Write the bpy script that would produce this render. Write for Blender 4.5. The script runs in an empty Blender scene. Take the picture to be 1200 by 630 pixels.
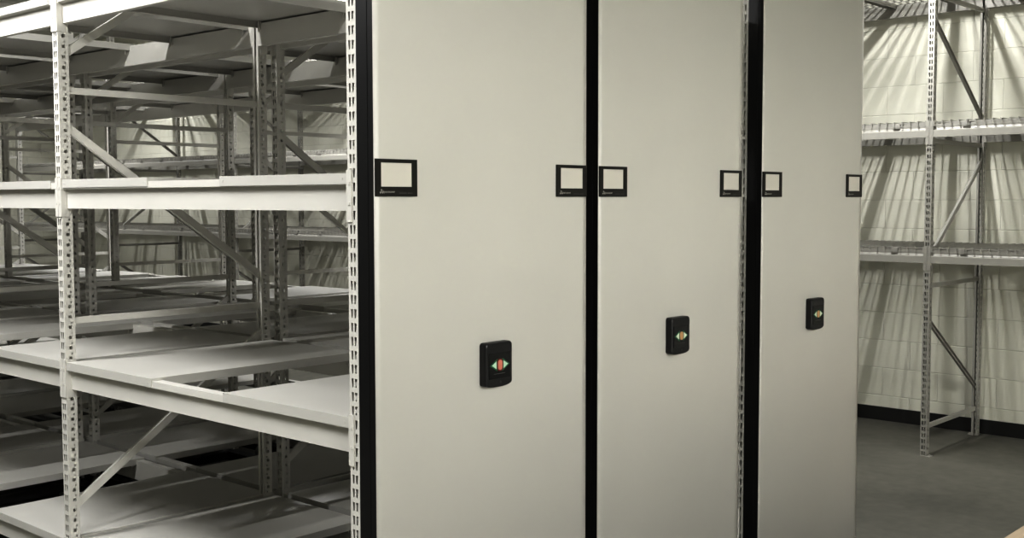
import bpy, bmesh, math, random
from mathutils import Vector, Matrix
random.seed(7)
scn = bpy.context.scene
COL = scn.collection

# ------------------------------------------------------------------ materials
def nodes(name):
    m = bpy.data.materials.new(name); m.use_nodes = True
    nt = m.node_tree
    return m, nt, nt.nodes['Principled BSDF']

def paint(name, col, rough=.45, var=.05, scale=3.0, bump=0.0, bscale=250, metal=0.0, spec=.5):
    m, nt, b = nodes(name)
    tc = nt.nodes.new('ShaderNodeTexCoord')
    n = nt.nodes.new('ShaderNodeTexNoise'); n.inputs['Scale'].default_value = scale; n.inputs['Detail'].default_value = 4
    r = nt.nodes.new('ShaderNodeValToRGB')
    r.color_ramp.elements[0].position = .3; r.color_ramp.elements[1].position = .7
    r.color_ramp.elements[0].color = [c * (1 - var) for c in col] + [1]
    r.color_ramp.elements[1].color = [min(1, c * (1 + var)) for c in col] + [1]
    nt.links.new(tc.outputs['Object'], n.inputs['Vector'])
    nt.links.new(n.outputs['Fac'], r.inputs['Fac'])
    nt.links.new(r.outputs['Color'], b.inputs['Base Color'])
    b.inputs['Roughness'].default_value = rough
    b.inputs['Metallic'].default_value = metal
    b.inputs['Specular IOR Level'].default_value = spec
    if bump:
        n2 = nt.nodes.new('ShaderNodeTexNoise'); n2.inputs['Scale'].default_value = bscale
        bp = nt.nodes.new('ShaderNodeBump'); bp.inputs['Strength'].default_value = bump; bp.inputs['Distance'].default_value = .001
        nt.links.new(tc.outputs['Object'], n2.inputs['Vector'])
        nt.links.new(n2.outputs['Fac'], bp.inputs['Height']); nt.links.new(bp.outputs['Normal'], b.inputs['Normal'])
    return m

def glow(name, col, strength, base=None):
    m, nt, b = nodes(name)
    b.inputs['Base Color'].default_value = (*(base or col), 1)
    b.inputs['Emission Color'].default_value = (*col, 1)
    b.inputs['Emission Strength'].default_value = strength
    b.inputs['Roughness'].default_value = .4
    return m

M = {}
M['steel'] = paint('powder_coated_steel', (.655, .645, .61), .38, .03, 2.0)
M['deck'] = paint('deck_steel', (.58, .572, .542), .36, .05, 1.6)
M['rack'] = paint('rack_steel', (.36, .353, .325), .42, .03, 2.0)
M['wire'] = paint('galvanised_wire', (.40, .392, .365), .4, .10, 9.0, metal=.25)
M['panel'] = paint('laminate_panel', (.59, .580, .552), .42, .025, 1.3, bump=.05, bscale=400)
M['black'] = paint('black_trim', (.012, .012, .012), .42, .1, 4.0)
M['holder'] = paint('black_plastic', (.014, .013, .012), .35, .1, 10.0)
M['card'] = paint('blank_paper_card', (.63, .61, .57), .55, .02, 6.0)
M['logo'] = paint('grey_print', (.36, .35, .33), .6, .02, 6.0)
M['logo_dim'] = paint('dim_grey_print', (.06, .058, .055), .6, .02, 6.0)
M['pad'] = paint('control_plastic', (.016, .016, .017), .38, .1, 20.0)
M['pad_face'] = paint('control_membrane', (.011, .011, .012), .25, .1, 20.0)
M['dark'] = paint('carriage_base_paint', (.05, .05, .048), .5, .1, 4.0)
M['cove'] = paint('black_vinyl', (.022, .022, .021), .45, .1, 3.0)
M['zinc'] = paint('zinc_bolt', (.5, .5, .48), .35, .05, 20.0, metal=.7)
M['housing'] = paint('white_enamel', (.8, .8, .78), .4, .02, 3.0)
M['tube'] = glow('fluorescent_tube', (1.0, .98, .9), 7.0, (.9, .9, .88))
M['arrow'] = glow('arrow_green_white', (.45, .70, .52), .06, (.46, .60, .49))
M['arrow2'] = glow('arrow_white', (.8, .88, .72), .08, (.6, .64, .53))
M['stop'] = glow('stop_red', (.8, .25, .17), .07, (.50, .21, .155))
M['stop2'] = glow('stop_amber', (.7, .42, .2), .08, (.45, .28, .15))
M['stop_edge'] = paint('deep_red_print', (.10, .012, .008), .4, .05, 9.0)
M['arrow_edge'] = glow('arrow_deep_green', (.02, .16, .07), .05, (.015, .1, .05))

def block_wall():
    m, nt, b = nodes('painted_concrete_block')
    tc = nt.nodes.new('ShaderNodeTexCoord'); sep = nt.nodes.new('ShaderNodeSeparateXYZ'); cmb = nt.nodes.new('ShaderNodeCombineXYZ')
    nt.links.new(tc.outputs['Object'], sep.inputs[0])
    add = nt.nodes.new('ShaderNodeMath'); add.operation = 'ADD'
    nt.links.new(sep.outputs['X'], add.inputs[0]); nt.links.new(sep.outputs['Y'], add.inputs[1])
    sh = nt.nodes.new('ShaderNodeMath'); sh.operation = 'ADD'; sh.inputs[1].default_value = .02
    nt.links.new(sep.outputs['Z'], sh.inputs[0])
    sx = nt.nodes.new('ShaderNodeMath'); sx.operation = 'ADD'; sx.inputs[1].default_value = BLOCK_SHIFT
    nt.links.new(add.outputs[0], sx.inputs[0])
    nt.links.new(sx.outputs[0], cmb.inputs['X']); nt.links.new(sh.outputs[0], cmb.inputs['Y'])
    br = nt.nodes.new('ShaderNodeTexBrick')
    br.inputs['Scale'].default_value = 1; br.inputs['Brick Width'].default_value = .4; br.inputs['Row Height'].default_value = .2
    br.inputs['Mortar Size'].default_value = .0045; br.inputs['Mortar Smooth'].default_value = .7
    br.inputs['Color1'].default_value = (.69, .685, .61, 1); br.inputs['Color2'].default_value = (.72, .715, .64, 1)
    br.inputs['Mortar'].default_value = (.63, .625, .555, 1)
    nt.links.new(cmb.outputs[0], br.inputs['Vector'])
    nt.links.new(br.outputs['Color'], b.inputs['Base Color'])
    n = nt.nodes.new('ShaderNodeTexNoise'); n.inputs['Scale'].default_value = 60; n.inputs['Detail'].default_value = 6
    nt.links.new(tc.outputs['Object'], n.inputs['Vector'])
    inv = nt.nodes.new('ShaderNodeMath'); inv.operation = 'MULTIPLY_ADD'; inv.inputs[1].default_value = -1.0; inv.inputs[2].default_value = 1.0
    nt.links.new(br.outputs['Fac'], inv.inputs[0])
    mx = nt.nodes.new('ShaderNodeMath'); mx.operation = 'MULTIPLY_ADD'; mx.inputs[1].default_value = .12
    nt.links.new(n.outputs['Fac'], mx.inputs[0]); nt.links.new(inv.outputs[0], mx.inputs[2])
    bp = nt.nodes.new('ShaderNodeBump'); bp.inputs['Strength'].default_value = .5; bp.inputs['Distance'].default_value = .005
    nt.links.new(mx.outputs[0], bp.inputs['Height']); nt.links.new(bp.outputs['Normal'], b.inputs['Normal'])
    b.inputs['Roughness'].default_value = .55
    return m
BLOCK_SHIFT = -3.50
M['block'] = block_wall()

def concrete():
    m, nt, b = nodes('sealed_concrete')
    tc = nt.nodes.new('ShaderNodeTexCoord')
    n1 = nt.nodes.new('ShaderNodeTexNoise'); n1.inputs['Scale'].default_value = 1.3; n1.inputs['Detail'].default_value = 8; n1.inputs['Roughness'].default_value = .65
    n2 = nt.nodes.new('ShaderNodeTexNoise'); n2.inputs['Scale'].default_value = 14; n2.inputs['Detail'].default_value = 6
    mp = nt.nodes.new('ShaderNodeMapping'); mp.inputs['Scale'].default_value = (1, .45, 1)
    nt.links.new(tc.outputs['Object'], mp.inputs[0]); nt.links.new(mp.outputs[0], n1.inputs['Vector']); nt.links.new(tc.outputs['Object'], n2.inputs['Vector'])
    mix = nt.nodes.new('ShaderNodeMath'); mix.operation = 'MULTIPLY_ADD'; mix.inputs[1].default_value = .35
    nt.links.new(n2.outputs['Fac'], mix.inputs[0]); nt.links.new(n1.outputs['Fac'], mix.inputs[2])
    r = nt.nodes.new('ShaderNodeValToRGB'); r.color_ramp.elements[0].position = .5; r.color_ramp.elements[1].position = .85
    r.color_ramp.elements[0].color = (.092, .091, .078, 1); r.color_ramp.elements[1].color = (.160, .156, .134, 1)
    nt.links.new(mix.outputs[0], r.inputs['Fac']); nt.links.new(r.outputs['Color'], b.inputs['Base Color'])
    b.inputs['Roughness'].default_value = .5
    bp = nt.nodes.new('ShaderNodeBump'); bp.inputs['Strength'].default_value = .08; bp.inputs['Distance'].default_value = .003
    nt.links.new(n2.outputs['Fac'], bp.inputs['Height']); nt.links.new(bp.outputs['Normal'], b.inputs['Normal'])
    return m
M['concrete'] = concrete()

def roof():
    m, nt, b = nodes('white_ribbed_ceiling')
    tc = nt.nodes.new('ShaderNodeTexCoord')
    w = nt.nodes.new('ShaderNodeTexWave'); w.bands_direction = 'Y'; w.inputs['Scale'].default_value = 2.1
    nt.links.new(tc.outputs['Object'], w.inputs['Vector'])
    bp = nt.nodes.new('ShaderNodeBump'); bp.inputs['Strength'].default_value = .8; bp.inputs['Distance'].default_value = .04
    nt.links.new(w.outputs['Fac'], bp.inputs['Height']); nt.links.new(bp.outputs['Normal'], b.inputs['Normal'])
    b.inputs['Base Color'].default_value = (.74, .74, .70, 1); b.inputs['Roughness'].default_value = .6
    return m
M['roof'] = roof()

def plywood():
    m, nt, b = nodes('plywood')
    tc = nt.nodes.new('ShaderNodeTexCoord'); mp = nt.nodes.new('ShaderNodeMapping'); mp.inputs['Scale'].default_value = (1.2, 14, 14)
    n = nt.nodes.new('ShaderNodeTexNoise'); n.inputs['Scale'].default_value = 2; n.inputs['Detail'].default_value = 6; n.inputs['Distortion'].default_value = .6
    r = nt.nodes.new('ShaderNodeValToRGB'); r.color_ramp.elements[0].color = (.40, .32, .23, 1); r.color_ramp.elements[1].color = (.52, .44, .34, 1)
    nt.links.new(tc.outputs['Object'], mp.inputs[0]); nt.links.new(mp.outputs[0], n.inputs['Vector']); nt.links.new(n.outputs['Fac'], r.inputs['Fac'])
    nt.links.new(r.outputs['Color'], b.inputs['Base Color']); b.inputs['Roughness'].default_value = .6
    return m
M['ply'] = plywood()

# ------------------------------------------------------------------ mesh helpers
def box(bm, a, b):
    x0, y0, z0 = a; x1, y1, z1 = b
    v = [bm.verts.new(p) for p in ((x0,y0,z0),(x1,y0,z0),(x1,y1,z0),(x0,y1,z0),(x0,y0,z1),(x1,y0,z1),(x1,y1,z1),(x0,y1,z1))]
    for f in ((0,3,2,1),(4,5,6,7),(0,1,5,4),(1,2,6,5),(2,3,7,6),(3,0,4,7)): bm.faces.new([v[i] for i in f])

def quad(bm, *p): bm.faces.new([bm.verts.new(q) for q in p])

def prism(bm, prof, fn, t0, t1):
    """closed profile [(a,b)] swept from t0 to t1; fn(a,b,t) -> point"""
    A = [bm.verts.new(fn(a, b, t0)) for a, b in prof]; B = [bm.verts.new(fn(a, b, t1)) for a, b in prof]
    n = len(prof)
    for i in range(n): bm.faces.new((A[i], A[(i+1) % n], B[(i+1) % n], B[i]))
    bm.faces.new(A[::-1]); bm.faces.new(B)

def strip(bm, prof, fn, t0, t1):
    """open sheet profile"""
    A = [bm.verts.new(fn(a, b, t0)) for a, b in prof]; B = [bm.verts.new(fn(a, b, t1)) for a, b in prof]
    for i in range(len(prof) - 1): bm.faces.new((A[i], A[i+1], B[i+1], B[i]))

def mesh(name, bm, mat, normals=True):
    if normals: bmesh.ops.recalc_face_normals(bm, faces=bm.faces)
    me = bpy.data.meshes.new(name); bm.to_mesh(me); bm.free()
    for m in (mat if isinstance(mat, (list, tuple)) else [mat]): me.materials.append(M[m])
    return me

def put(name, me, parent=None, loc=(0,0,0), rz=0, label=None):
    o = bpy.data.objects.new(name, me); COL.objects.link(o)
    o.location = loc; o.rotation_euler = (0, 0, rz)
    if parent: o.parent = parent
    if label: o['label'] = label
    return o

def thing(name, loc, label, cat, group=None):
    o = bpy.data.objects.new(name, None); COL.objects.link(o); o.location = loc
    o.empty_display_size = .2
    o['label'] = label; o['category'] = cat
    if group: o['group'] = group
    return o

def struct(name, bm, mat, loc=(0,0,0)):
    o = put(name, mesh(name, bm, mat), None, loc); o['kind'] = 'structure'; return o

# ------------------------------------------------------------------ post with punched slots
PW = .0402; PD = .0406
def post_mesh(h, slot='vee', pitch=.0381):
    """front post: outer face x=0 looking to -x, channel open to +x, centred on y=0"""
    bm = bmesh.new(); w = PW / 2
    n = int(h / pitch)
    # front face
    for k in range(n):
        z0 = k * pitch; z1 = z0 + pitch if k < n - 1 else h
        za, zb = z0 + .006, z0 + .030
        quad(bm, (0,-w,z0), (0,-w,za), (0,w,za), (0,w,z0))
        quad(bm, (0,-w,zb), (0,-w,z1), (0,w,z1), (0,w,zb))
        if slot == 'vee':
            e = [(-w,-w), (-.0090,-.0118), (-.0042,-.0028), (.0042,.0028), (.0088,.0114), (w,w)]   # (y at bottom, y at top)
        else:
            e = [(-w,-w), (-.0110,-.0120), (-.0030,-.0035), (.0030,.0035), (.0110,.0120), (w,w)]
        for i in (0, 2, 4):
            (a0,a1),(b0,b1) = e[i], e[i+1]
            quad(bm, (0,a0,za), (0,a1,zb), (0,b1,zb), (0,b0,za))
    # side faces with alternating holes
    for s in (-1, 1):
        y = s * w
        for k in range(n):
            z0 = k * pitch; z1 = z0 + pitch if k < n - 1 else h
            holes = [(.0145, .0275, z0+.004, z0+.0160), (.0235, .0300, z0+.0235, z0+.0300)]
            zc = z0
            for (xa, xb, za, zb) in holes:
                quad(bm, (0,y,zc), (PD,y,zc), (PD,y,za), (0,y,za))
                quad(bm, (0,y,za), (xa,y,za), (xa,y,zb), (0,y,zb))
                quad(bm, (xb,y,za), (PD,y,za), (PD,y,zb), (xb,y,zb))
                zc = zb
            quad(bm, (0,y,zc), (PD,y,zc), (PD,y,z1), (0,y,z1))
        # inward lip
        quad(bm, (PD,y,0), (PD,y-s*.0135,0), (PD,y-s*.0135,h), (PD,y,h))
        quad(bm, (PD,y-s*.0135,0), (PD-.006,y-s*.0135,0), (PD-.006,y-s*.0135,h), (PD,y-s*.0135,h))
    return mesh('post', bm, 'steel', False)

def brace_mesh(p, q, wdt=.029, dep=.017, mat='steel', flip=False):
    """open channel between p and q lying in an x-z plane; p, q = (x, z); web faces -y unless flipped"""
    bm = bmesh.new()
    P = Vector((p[0], 0, p[1])); Q = Vector((q[0], 0, q[1])); d = (Q - P).normalized(); s = Vector((-d.z, 0, d.x))
    if s.z < 0: s = -s
    g = -1 if flip else 1
    L = (Q - P).length; h = wdt / 2; t = .0022; D = dep / 2
    prof = [(-h,-D),(h,-D),(h,D),(h-t,D),(h-t,-D+t),(-h+t,-D+t),(-h+t,D),(-h,D)]
    prism(bm, prof, lambda a, b, u: P + d*u + s*a + Vector((0, b*g, 0)), 0, L)
    return mesh('brace', bm, mat)

# ------------------------------------------------------------------ mobile carriage pieces
BAY = 1.661; PANEL_Y = 2.310; POST0 = 2.3774; FD = .914
NB = 5
TOPS = [.322, .993, 1.662, 2.335]           # deck tops
BH = .103                                   # beam bottom below deck top
PH = 2.92                                   # post height
ZB = .12                                    # post foot (top of base)

BL = BAY - PW
def beam_mesh(L):
    bm = bmesh.new()
    prof = [(.019,0),(.019,.069),(.002,.0715),(.002,.094),(.042,.094),(.042,0)]
    prism(bm, prof, lambda a, b, t: (a, t, b), 0, L)
    # rivets on the face ends
    return mesh('beam', bm, 'steel')
def connector_mesh(s):
    """L plate hooked on post face and wrapping its inner side; s=+1: post lies at +y of the beam end (y=0)"""
    bm = bmesh.new(); y0, y1 = 0, s * (PW/2 - .001)
    z0, z1 = -.030, .112
    a, b = min(y0, y1), max(y0, y1)
    box(bm, (-.0035, a, z0), (-.0005, b, z1))
    # side wing, tapering to the beam
    pr = [(-.0035,z0),(.030,z0),(.030,z0+.012),(.036,0),(.036,.09),(.030,z1),(-.0035,z1)]
    e0, e1 = (-.0025, -.0003) if s > 0 else (.0003, .0025)
    prism(bm, pr, lambda p, q, t: (p, t, q), e0, e1)
    # rivets
    for zz in (.02, .075): box(bm, (-.0055, (a+b)/2-.004, zz-.004), (-.0035, (a+b)/2+.004, zz+.004))
    return mesh('end_connector', bm, 'steel')
def deck_mesh(L):
    bm = bmesh.new(); x0, x1 = -.001, FD + .001; t = .0015; lip = .030
    box(bm, (x0, 0, -t), (x1, L, 0))
    for (a, b) in (((x0,0),(x0+t,L)), ((x1-t,0),(x1,L)), ((x0+t,0),(x1-t,t)), ((x0+t,L-t),(x1-t,L))):
        box(bm, (a[0], a[1], -lip), (b[0], b[1], -t))
    # return flanges of the cross edges and the small retaining pins, clear of the beams
    for (ya, yb) in ((t, .014), (L-.014, L-t)): box(bm, (.046, ya, -lip), (FD-.046, yb, -lip+t))
    for xc in (.056, FD-.056):
        for yc in (.020, L-.020): box(bm, (xc-.0025, yc-.0025, -.048), (xc+.0025, yc+.0025, -t)); box(bm, (xc+.008, yc-.002, -.040), (xc+.011, yc+.002, -t))
    # front rivets
    for yc in (.018, L-.018): box(bm, (x0-.0008, yc-.003, -.018), (x0, yc+.003, -.012))
    me = mesh('shelf_deck', bm, 'deck')
    return me
def corner_rivet_deck(): pass

POST = post_mesh(PH - ZB)
BEAM = beam_mesh(BL); CON_A = connector_mesh(1); CON_B = connector_mesh(-1)
DECK = {}
def deck(L):
    L = round(L, 3)
    if L not in DECK: DECK[L] = deck_mesh(L)
    return DECK[L]
HZ = [.315, 1.143, 1.992, 2.835]
BR = [brace_mesh((.010, z), (FD-.010, z), .024, .018) for z in HZ]
x0, x1 = .022, FD - .022
BR += [brace_mesh((x0, .44), (x1, 1.035)), brace_mesh((x0, 1.868), (x1, 1.262)), brace_mesh((x0, 2.118), (x1, 2.71))]

PANEL_W = .905; PZ0, PZ1 = .03, 2.95; PT = .0674
def panel_mesh(w, curl):
    bm = bmesh.new(); t = .006; xs = [w * i / 40 for i in range(41)]
    def off(x):
        d = (x - (w - .16)) / .16
        return curl * d * d if d > 0 else 0
    # front sheet as a thin slab
    F = [[bm.verts.new((x, off(x), z)) for x in xs] for z in (PZ0, PZ1)]
    B = [[bm.verts.new((x, off(x) + t, z)) for x in xs] for z in (PZ0, PZ1)]
    n = len(xs)
    for i in range(n - 1):
        bm.faces.new((F[0][i], F[0][i+1], F[1][i+1], F[1][i])); bm.faces.new((B[0][i+1], B[0][i], B[1][i], B[1][i+1]))
        bm.faces.new((F[1][i], F[1][i+1], B[1][i+1], B[1][i])); bm.faces.new((F[0][i+1], F[0][i], B[0][i], B[0][i+1]))
    for i in (0, n - 1): bm.faces.new((F[0][i], F[1][i], B[1][i], B[0][i]))
    me = mesh('end_panel', bm, 'panel')
    for p in me.polygons: p.use_smooth = abs(p.normal.y) > .8
    return me
def trim_mesh():
    bm = bmesh.new(); box(bm, (-.001, .0012, PZ0), (.018, PT - .0008, PZ1)); 
    box(bm, (-.0022, .022, PZ0), (-.001, .045, PZ1))        # shallow rib along the bumper strip
    return mesh('edge_trim', bm, 'black')

def text_mesh(body, size, mat, name):
    cu = bpy.data.curves.new(name, 'FONT'); cu.body = body; cu.size = size; cu.extrude = .0002
    o = bpy.data.objects.new(name, cu); COL.objects.link(o)
    dg = bpy.context.evaluated_depsgraph_get()
    me = bpy.data.meshes.new_from_object(o.evaluated_get(dg)); bpy.data.objects.remove(o)
    me.materials.clear(); me.materials.append(M[mat])
    me.transform(Matrix.Rotation(math.pi/2, 4, 'X'))
    return me
WORD = text_mesh('Spacesaver', .0100, 'logo', 'printed_wordmark')
def fine_mesh():
    bm = bmesh.new()
    for a, b in ((0, .027), (.031, .049)): box(bm, (a, -.0002, 0), (b, .0001, .0028))
    return mesh('printed_line', bm, 'logo_dim')
FINE = fine_mesh()
def emblem_mesh():
    bm = bmesh.new()
    for k in range(3):
        a = math.pi/2 + k * 2*math.pi/3
        pts = [(0, 0), (.0062*math.cos(a-.55), .0062*math.sin(a-.55)), (.0072*math.cos(a), .0072*math.sin(a)), (.0062*math.cos(a+.55), .0062*math.sin(a+.55))]
        prism(bm, pts, lambda p, q, t: (p, t, q), -.0004, 0)
    return mesh('emblem', bm, 'logo')
EMBLEM = emblem_mesh()
LW, LH = .150, .100
def holder_mesh():
    bm = bmesh.new(); d = -.005
    wx0, wx1, wz0, wz1 = .0185, LW - .0185, .026, LH - .0095
    box(bm, (0, d, 0), (LW, 0, wz0)); box(bm, (0, d, wz1), (LW, 0, LH))
    box(bm, (0, d, wz0), (wx0, 0, wz1)); box(bm, (wx1, d, wz0), (LW, 0, wz1))
    return mesh('label_holder', bm, 'holder')
HOLDER = holder_mesh()
def card_mesh():
    bm = bmesh.new(); box(bm, (.018, -.0022, .0255), (LW - .018, -.0008, LH - .009)); return mesh('blank_card', bm, 'card')
CARD = card_mesh()

CW, CH, CT = .116, .134, .026
def pad_mesh():
    """rounded control body: curved bottom edge, swelling front"""
    bm = bmesh.new(); r = .010; out = []
    def corner(cx, cz, a0):
        for i in range(6):
            a = a0 + i * math.pi/2/5; out.append((cx + r*math.cos(a), cz + r*math.sin(a)))
    corner(CW/2 - r, CH/2 - r, 0); corner(-CW/2 + r, CH/2 - r, math.pi/2)
    out.append((-CW/2, -CH/2 + .012))
    for i in range(11):
        u = -1 + 2*i/10; out.append((u*(CW/2 - .003), -CH/2 + .006*u*u*u*u*1.2))
    out.append((CW/2, -CH/2 + .012))
    rings = [(0, 1.0), (-CT*.72, 1.0), (-CT*.92, .975), (-CT, .93)]
    R = [[bm.verts.new((x*s, y, z*s)) for x, z in out] for y, s in rings]
    n = len(out)
    for a, b in zip(R, R[1:]):
        for i in range(n): bm.faces.new((a[i], a[(i+1) % n], b[(i+1) % n], b[i]))
    bm.faces.new(R[-1]); bm.faces.new(R[0][::-1])
    return mesh('control_pad', bm, 'pad')
PAD = pad_mesh()
def plate(poly, y0, y1, mat, name):
    bm = bmesh.new(); prism(bm, poly, lambda a, b, t: (a, t, b), y0, y1); return mesh(name, bm, mat)
y = -CT
FACE = plate([(-.046,-.040),(.046,-.040),(.046,.036),(-.046,.036)], y-.0012, y+.001, 'pad_face', 'membrane')
def arrow(s, mat, k=1.0, dy=0, cx=.026):
    return plate([(s*cx*1.0 - s*.010*k, .0145*k), (s*cx + s*.014*k, 0), (s*cx - s*.010*k, -.0145*k)], y-.0024-dy, y-.0010, mat, 'arrow_button')
def rrect(w, h, r, n=5):
    o = []
    for cx, cz, a0 in ((w/2-r,h/2-r,0),(-w/2+r,h/2-r,math.pi/2),(-w/2+r,-h/2+r,math.pi),(w/2-r,-h/2+r,1.5*math.pi)):
        for i in range(n): a = a0 + i*math.pi/2/(n-1); o.append((cx+r*math.cos(a), cz+r*math.sin(a)))
    return o
ARROWS = {'arrow': [arrow(s, 'arrow', .82, 0, .0235) for s in (-1, 1)], 'arrow2': [arrow(s, 'arrow2', .82, 0, .0235) for s in (-1, 1)]}
RIMS = [arrow(s, 'arrow_edge', 1.35, -.0008, .0245) for s in (-1, 1)]
STOPS = {k: plate(rrect(.019, .030, .008), y-.0032, y-.001, k, 'stop_button') for k in ('stop', 'stop2')}
STOP_RIM = plate(rrect(.027, .038, .010), y-.0020, y-.001, 'stop_edge', 'stop_rim')
def dot_mesh():
    bm = bmesh.new(); prism(bm, [(.0045*math.cos(a*math.pi/8), .0045*math.sin(a*math.pi/8)) for a in range(16)], lambda a, b, t: (a, t, b), -CT-.001, -CT+.001)
    return mesh('indicator', bm, 'logo_dim')
DOT = dot_mesh()
BARS = plate([(-.024,-.0010),(.024,-.0010),(.024,.0010),(-.024,.0010)], y-.0018, y-.0010, 'logo_dim', 'printed_line')

def base_mesh(L):
    bm = bmesh.new()
    for xa in (.03, FD - .09): box(bm, (xa, 0, .07), (xa + .06, L, ZB))
    for k in range(NB + 1):
        yy = min(max(k * BAY - .03, 0), L - .06); box(bm, (.09, yy, .075), (FD - .09, yy + .06, ZB - .002))
    return mesh('base_frame', bm, 'dark')
BASE = base_mesh(NB * BAY + PW)
def wheel_mesh():
    bm = bmesh.new(); n = 24
    prism(bm, [(.06*math.cos(2*math.pi*i/n), .06 + .06*math.sin(2*math.pi*i/n)) for i in range(n)], lambda a, b, t: (a, t, b), -.02, .02)
    return mesh('wheel', bm, 'zinc')
WHEEL = wheel_mesh()

def carriage(x, label, cat='mobile shelving', stopmat='stop2', arrowmat='arrow2', curl=0.0, ctl=.461, width=PANEL_W, first=False):
    """origin: floor, left front corner of the end panel"""
    c = thing('mobile_shelving_carriage', (x, PANEL_Y, 0), label, cat, 'mobile shelving carriages side by side')
    put('end_panel', panel_mesh(width, curl), c, label='cream end panel')
    put('edge_trim', TRIM, c, label='black edge trim')
    put('edge_trim', TRIM, c, (width, 0, 0)).scale = (-1, 1, 1)
    for lx in (.0025, width - LW - .0035):
        h = put('label_holder', HOLDER, c, (lx, -.0005, 1.5985), label='black label holder')
        put('blank_card', CARD, h); put('printed_wordmark', WORD, h, (.0235, -.0052, .0095)); put('emblem', EMBLEM, h, (.0195, -.0050, .0125))
        put('printed_line', FINE, h, (.083, -.0052, .0075))
    p = put('control_pad', PAD, c, (ctl, -.0005, 1.102), label='black control pad with arrow buttons')
    put('membrane', FACE, p)
    for i in (0, 1):
        put('arrow_rim', RIMS[i], p); put('arrow_button', ARROWS[arrowmat][i], p)
    if stopmat == 'stop': put('stop_rim', STOP_RIM, p)
    put('stop_button', STOPS[stopmat], p); put('printed_line', BARS, p, (-.002, 0, -.026)); put('indicator', DOT, p, (.004, -.0002, -.052))
    yo = POST0 - PANEL_Y
    put('base_frame', BASE, c, (0, yo, 0))
    for k in (0, 2, 3, 5):
        for xx in (.06, FD - .06): put('wheel', WHEEL, c, (xx, yo + .1 + k * (NB*BAY - .2) / 5, 0), 0).rotation_euler = (0, 0, 0)
    for k in range(NB + 1):
        yc = yo + k * BAY + PW/2
        put('post', POST, c, (0, yc, ZB)); put('post', POST, c, (FD, yc, ZB), math.pi)
        for b in BR: put('brace', b, c, (0, yc, 0))
    rnd = random.Random(int(x * 100))
    for k in range(NB):
        ya = yo + k * BAY + PW
        for li, zt in enumerate(TOPS):
            b = put('beam', BEAM, c, (0, ya, zt - BH))
            put('end_connector', CON_A, b, (0, BL, 0)); put('end_connector', CON_B, b, (0, 0, 0))
            b = put('beam', BEAM, c, (FD, ya + BL, zt - BH), math.pi)
            put('end_connector', CON_A, b, (0, BL, 0)); put('end_connector', CON_B, b, (0, 0, 0))
            L = .604
            g0 = .004; g1 = BL - L - .006
            dz = 0
            if not (first and k == 0):
                g0 += rnd.uniform(0, .05); g1 -= rnd.uniform(0, .05)
            put('shelf_deck', deck(L), c, (0, ya + g0, zt)); put('shelf_deck', deck(.586), c, (0, ya + g1 + .016, zt + (.003 if li == 2 else 0)))
    return c
TRIM = trim_mesh()
c1 = carriage(2.0135, 'nearest mobile shelving carriage with open white shelves and a red button on its panel', stopmat='stop', arrowmat='arrow', first=True, ctl=.461)
c2 = carriage(2.9815, 'middle mobile shelving carriage, end panel between the two other cream panels', width=.898, ctl=.452)
c3 = carriage(4.0360, 'farthest mobile shelving carriage, cream end panel beside the open floor and block wall', width=.887, ctl=.437)

# ------------------------------------------------------------------ static rack along the wall
SX0, SX1 = 6.9035, 7.7955; SD = SX1 - SX0; SY = 2.8056; SB = 2.44; SH = 3.12
SPOST = post_mesh(SH, 'par')
def plate_mesh():
    bm = bmesh.new(); box(bm, (-.001, -.044, 0), (PD + .001, .021, .003)); 
    box(bm, (.014, -.037, .003), (.024, -.027, .011)); return mesh('foot_plate', bm, 'rack')
FOOT = plate_mesh()
SPOST.materials.clear(); SPOST.materials.append(M['rack'])
SBR = [brace_mesh((.010, z), (SD-.010, z), .026, .018, 'rack') for z in (.182, 1.056, 1.942, 2.826)]
SBR += [brace_mesh((.025, .85), (SD-.025, .325), mat='rack', flip=True), brace_mesh((.025, 1.215), (SD-.025, 1.83), mat='rack'), brace_mesh((.025, 2.69), (SD-.025, 2.12), mat='rack', flip=True)]
SL = SB - PW
def sbeam_mesh():
    bm = bmesh.new()
    prof = [(-.001,0),(-.001,.042),(.002,.0445),(.014,.049),(.018,.056),(.018,.082),(.040,.082),(.040,0)]
    prism(bm, prof, lambda a, b, t: (a, t, b), 0, SL); return mesh('beam', bm, 'rack')
SBEAM = sbeam_mesh()
SC_A = CON_A.copy(); SC_A.materials.clear(); SC_A.materials.append(M['rack']); SC_B = CON_B.copy(); SC_B.materials.clear(); SC_B.materials.append(M['rack'])
def wire_mesh(L):
    """wire mesh deck with waterfall front and three flared support channels; origin top of beam"""
    bm = bmesh.new(); r = .0032; z = .012
    n = int(round(L / .0508)); 
    for i in range(n + 1):
        yy = .004 + i * (L - .008) / n
        box(bm, (.004, yy-r, z), (SD-.004, yy+r, z+2*r))
        box(bm, (-.001, yy-r, -.018), (.004, yy+r, z+2*r)); box(bm, (SD-.004, yy-r, -.018), (SD+.001, yy+r, z+2*r))
    m = 8
    for i in range(m + 1):
        xx = .02 + i * (SD - .04) / m
        box(bm, (xx-r, .002, z-2*r), (xx+r, L-.002, z))
    for xx in (-.004, SD-.001): box(bm, (xx, .002, -.014), (xx+.005, L-.002, -.009))
    for f in (.16, .5, .84):
        yy = L * f
        box(bm, (.010, yy-.024, z-.0075), (SD-.010, yy+.024, z-.0055))
        for s in (-1, 1): box(bm, (.042, yy+s*.024-.001, -.022), (SD-.042, yy+s*.024+.001, z-.0055))
        box(bm, (.008, yy-.022, -.022), (.0105, yy+.022, z-.0055))
    return mesh('wire_deck', bm, 'wire')
WD = wire_mesh(SL/2 - .004)
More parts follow.
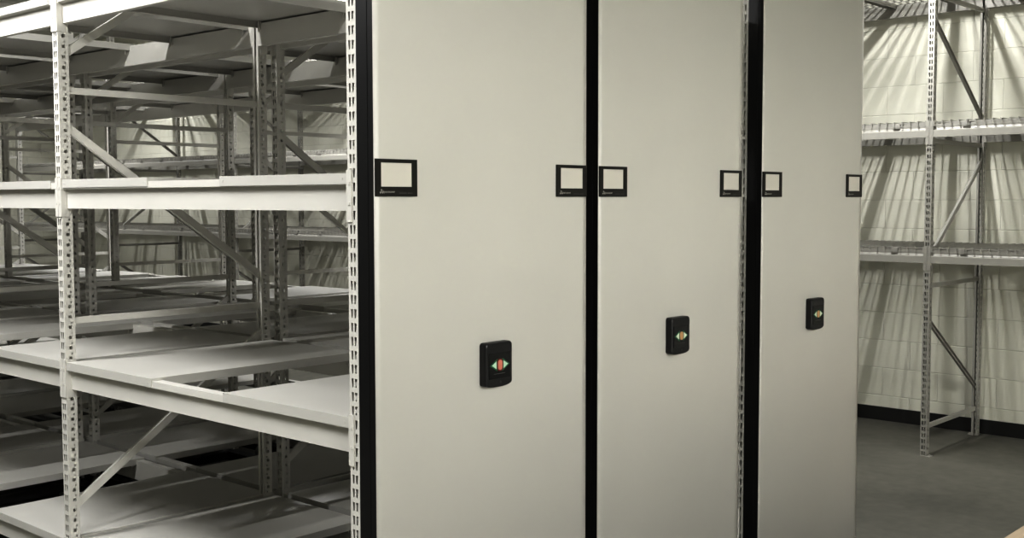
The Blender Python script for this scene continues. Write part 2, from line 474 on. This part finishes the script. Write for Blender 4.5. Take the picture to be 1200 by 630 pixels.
rack = thing('storage_rack', (SX0, SY, 0), 'grey steel storage rack with wire mesh decks standing along the white block wall', 'rack')
for k in range(-1, 6):
    yy = k * SB
    put('post', SPOST, rack, (0, yy, 0)); put('post', SPOST, rack, (SD, yy, 0), math.pi)
    put('foot_plate', FOOT, rack, (0, yy, 0)); put('foot_plate', FOOT, rack, (SD, yy, 0), math.pi)
    for b in SBR: put('brace', b, rack, (0, yy, 0))
    if k == 5: break
    for zt in (1.268, 2.035, 2.915):
        b = put('beam', SBEAM, rack, (0, yy + PW/2, zt - .072)); put('end_connector', SC_A, b, (0, SL, -.014)); put('end_connector', SC_B, b, (0, 0, -.014))
        b = put('beam', SBEAM, rack, (SD, yy + PW/2 + SL, zt - .072), math.pi); put('end_connector', SC_A, b, (0, SL, -.014)); put('end_connector', SC_B, b, (0, 0, -.014))
        for j in (0, 1): put('wire_deck', WD, rack, (0, yy + PW/2 + .002 + j * (SL/2), zt + .010), label='galvanised wire mesh deck')

# ------------------------------------------------------------------ room
RX0, RX1, RY0, RY1, RZ = -6.0, 7.85, -4.5, 15.6, 3.75
bm = bmesh.new(); box(bm, (RX0, RY0, -.1), (RX1, RY1, 0)); struct('floor', bm, 'concrete')
bm = bmesh.new(); box(bm, (RX0, RY0, RZ), (RX1, RY1, RZ + .1)); struct('ceiling', bm, 'roof')
bm = bmesh.new(); box(bm, (0, RY0 - .2, 0), (.2, RY1 + .2, RZ)); struct('wall_right', bm, 'block', (RX1, 0, 0))
bm = bmesh.new(); box(bm, (-.2, RY0 - .2, 0), (0, RY1 + .2, RZ)); struct('wall_left', bm, 'block', (RX0, 0, 0))
bm = bmesh.new(); box(bm, (RX0, 0, 0), (RX1, .2, RZ)); struct('wall_back', bm, 'block', (0, RY1, 0))
bm = bmesh.new(); box(bm, (RX0, -.2, 0), (RX1, 0, RZ)); struct('wall_front', bm, 'block', (0, RY0, 0))
def cove(name, a, b): bm = bmesh.new(); box(bm, a, b); struct(name, bm, 'cove')
cove('baseboard_right', (RX1 - .007, RY0, 0), (RX1, RY1, .097))
cove('baseboard_back', (RX0, RY1 - .007, 0), (RX1 - .007, RY1, .097))
cove('baseboard_left', (RX0, RY0, 0), (RX0 + .007, RY1 - .007, .097))

# plywood sheet on the floor at the lower right
bm = bmesh.new(); box(bm, (0, -1.22, 0), (1.5, 0, .018))
bmesh.ops.bevel(bm, geom=bm.edges[:], offset=.0015, segments=1)
o = put('plywood_sheet', mesh('plywood_sheet', bm, 'ply'), None, (4.6, 1.81, 0))
o['label'] = 'pale plywood sheet lying on the concrete floor at the lower right corner'; o['category'] = 'plywood sheet'

# ------------------------------------------------------------------ lights
def fixture_mesh(L):
    bm = bmesh.new()
    prism(bm, [(-.06,.0),(.06,.0),(.075,-.02),(.075,-.03),(-.075,-.03),(-.075,-.02)], lambda a, b, t: (t, a, b + .08), -L/2, L/2)
    return mesh('housing', bm, 'housing')
def tube_mesh(L):
    bm = bmesh.new(); n = 12
    prism(bm, [(.013*math.cos(2*math.pi*i/n), .013*math.sin(2*math.pi*i/n)) for i in range(n)], lambda a, b, t: (t, a, b), -L/2 + .03, L/2 - .03)
    return mesh('tube', bm, 'tube')
def rod_mesh(h):
    bm = bmesh.new(); box(bm, (-.004, -.004, .08), (.004, .004, h)); return mesh('hanger_rod', bm, 'zinc')
FL = 1.22
FX, TU = fixture_mesh(FL), tube_mesh(FL)
def fixture(x, y, z, power, label, rz=0.0):
    f = thing('strip_light', (x, y, z), label, 'ceiling light', 'fluorescent strip lights'); f.rotation_euler = (0, 0, rz)
    put('housing', FX, f)
    for s in (-.035, .035): put('tube', TU, f, (0, s, .03))
    rd = rod_mesh(RZ - z)
    for s in (-.45, .45): put('hanger_rod', rd, f, (s, 0, 0))
    la = bpy.data.lights.new('strip_lamp', 'AREA'); la.shape = 'RECTANGLE'; la.size = FL; la.size_y = .055
    la.energy = power; la.color = (1.0, .996, 1.0)
    lo = bpy.data.objects.new('strip_lamp', la); COL.objects.link(lo); lo.location = (x, y, z - .004); lo.rotation_euler = (0, 0, rz)
LIGHTS = [
    (6.25, 3.00, 3.36, 66, 0), (6.25, 8.2, 3.36, 80, 0), (6.25, 12.8, 3.36, 70, 0),
    (.75, 4.3, 3.25, 70, 0), (.75, 9.4, 3.25, 14, 0), (.15, 2.45, 3.30, 58, 0),  # last entry is an added unseen fixture, brightening the near post and beam faces
    (.3, -3.8, 3.3, 260, 0), (2.5, -3.8, 3.3, 260, 0),
    (2.6, 13.4, 3.3, 40, 0),
]
for i, (x, y_, z, p, r) in enumerate(LIGHTS):
    fixture(x, y_, z, p, 'white twin tube strip light hanging on rods below the ceiling', r)

w = bpy.data.worlds.new('room_ambient'); scn.world = w; w.use_nodes = True
w.node_tree.nodes['Background'].inputs['Color'].default_value = (1, .97, .9, 1)
w.node_tree.nodes['Background'].inputs['Strength'].default_value = .01

# ------------------------------------------------------------------ camera
cam = bpy.data.cameras.new('camera'); co = bpy.data.objects.new('camera', cam); COL.objects.link(co)
F = Vector((0.74100438, 0.66875687, -0.0606362)); R = Vector((0.66991941, -0.74243222, -0.00154085)); U = R.cross(F)
co.matrix_world = Matrix(((R.x, U.x, -F.x, 0), (R.y, U.y, -F.y, 0), (R.z, U.z, -F.z, 1.59), (0, 0, 0, 1)))
cam.sensor_fit = 'HORIZONTAL'; cam.sensor_width = 36; cam.lens = 36 * 1341.6 / 1200; cam.clip_start = .05
scn.camera = co
scn.view_settings.view_transform = 'Standard'; scn.view_settings.look = 'None'
scn.view_settings.exposure = 0.45; scn.view_settings.gamma = .68
scn.cycles.max_bounces = 10; scn.cycles.diffuse_bounces = 6
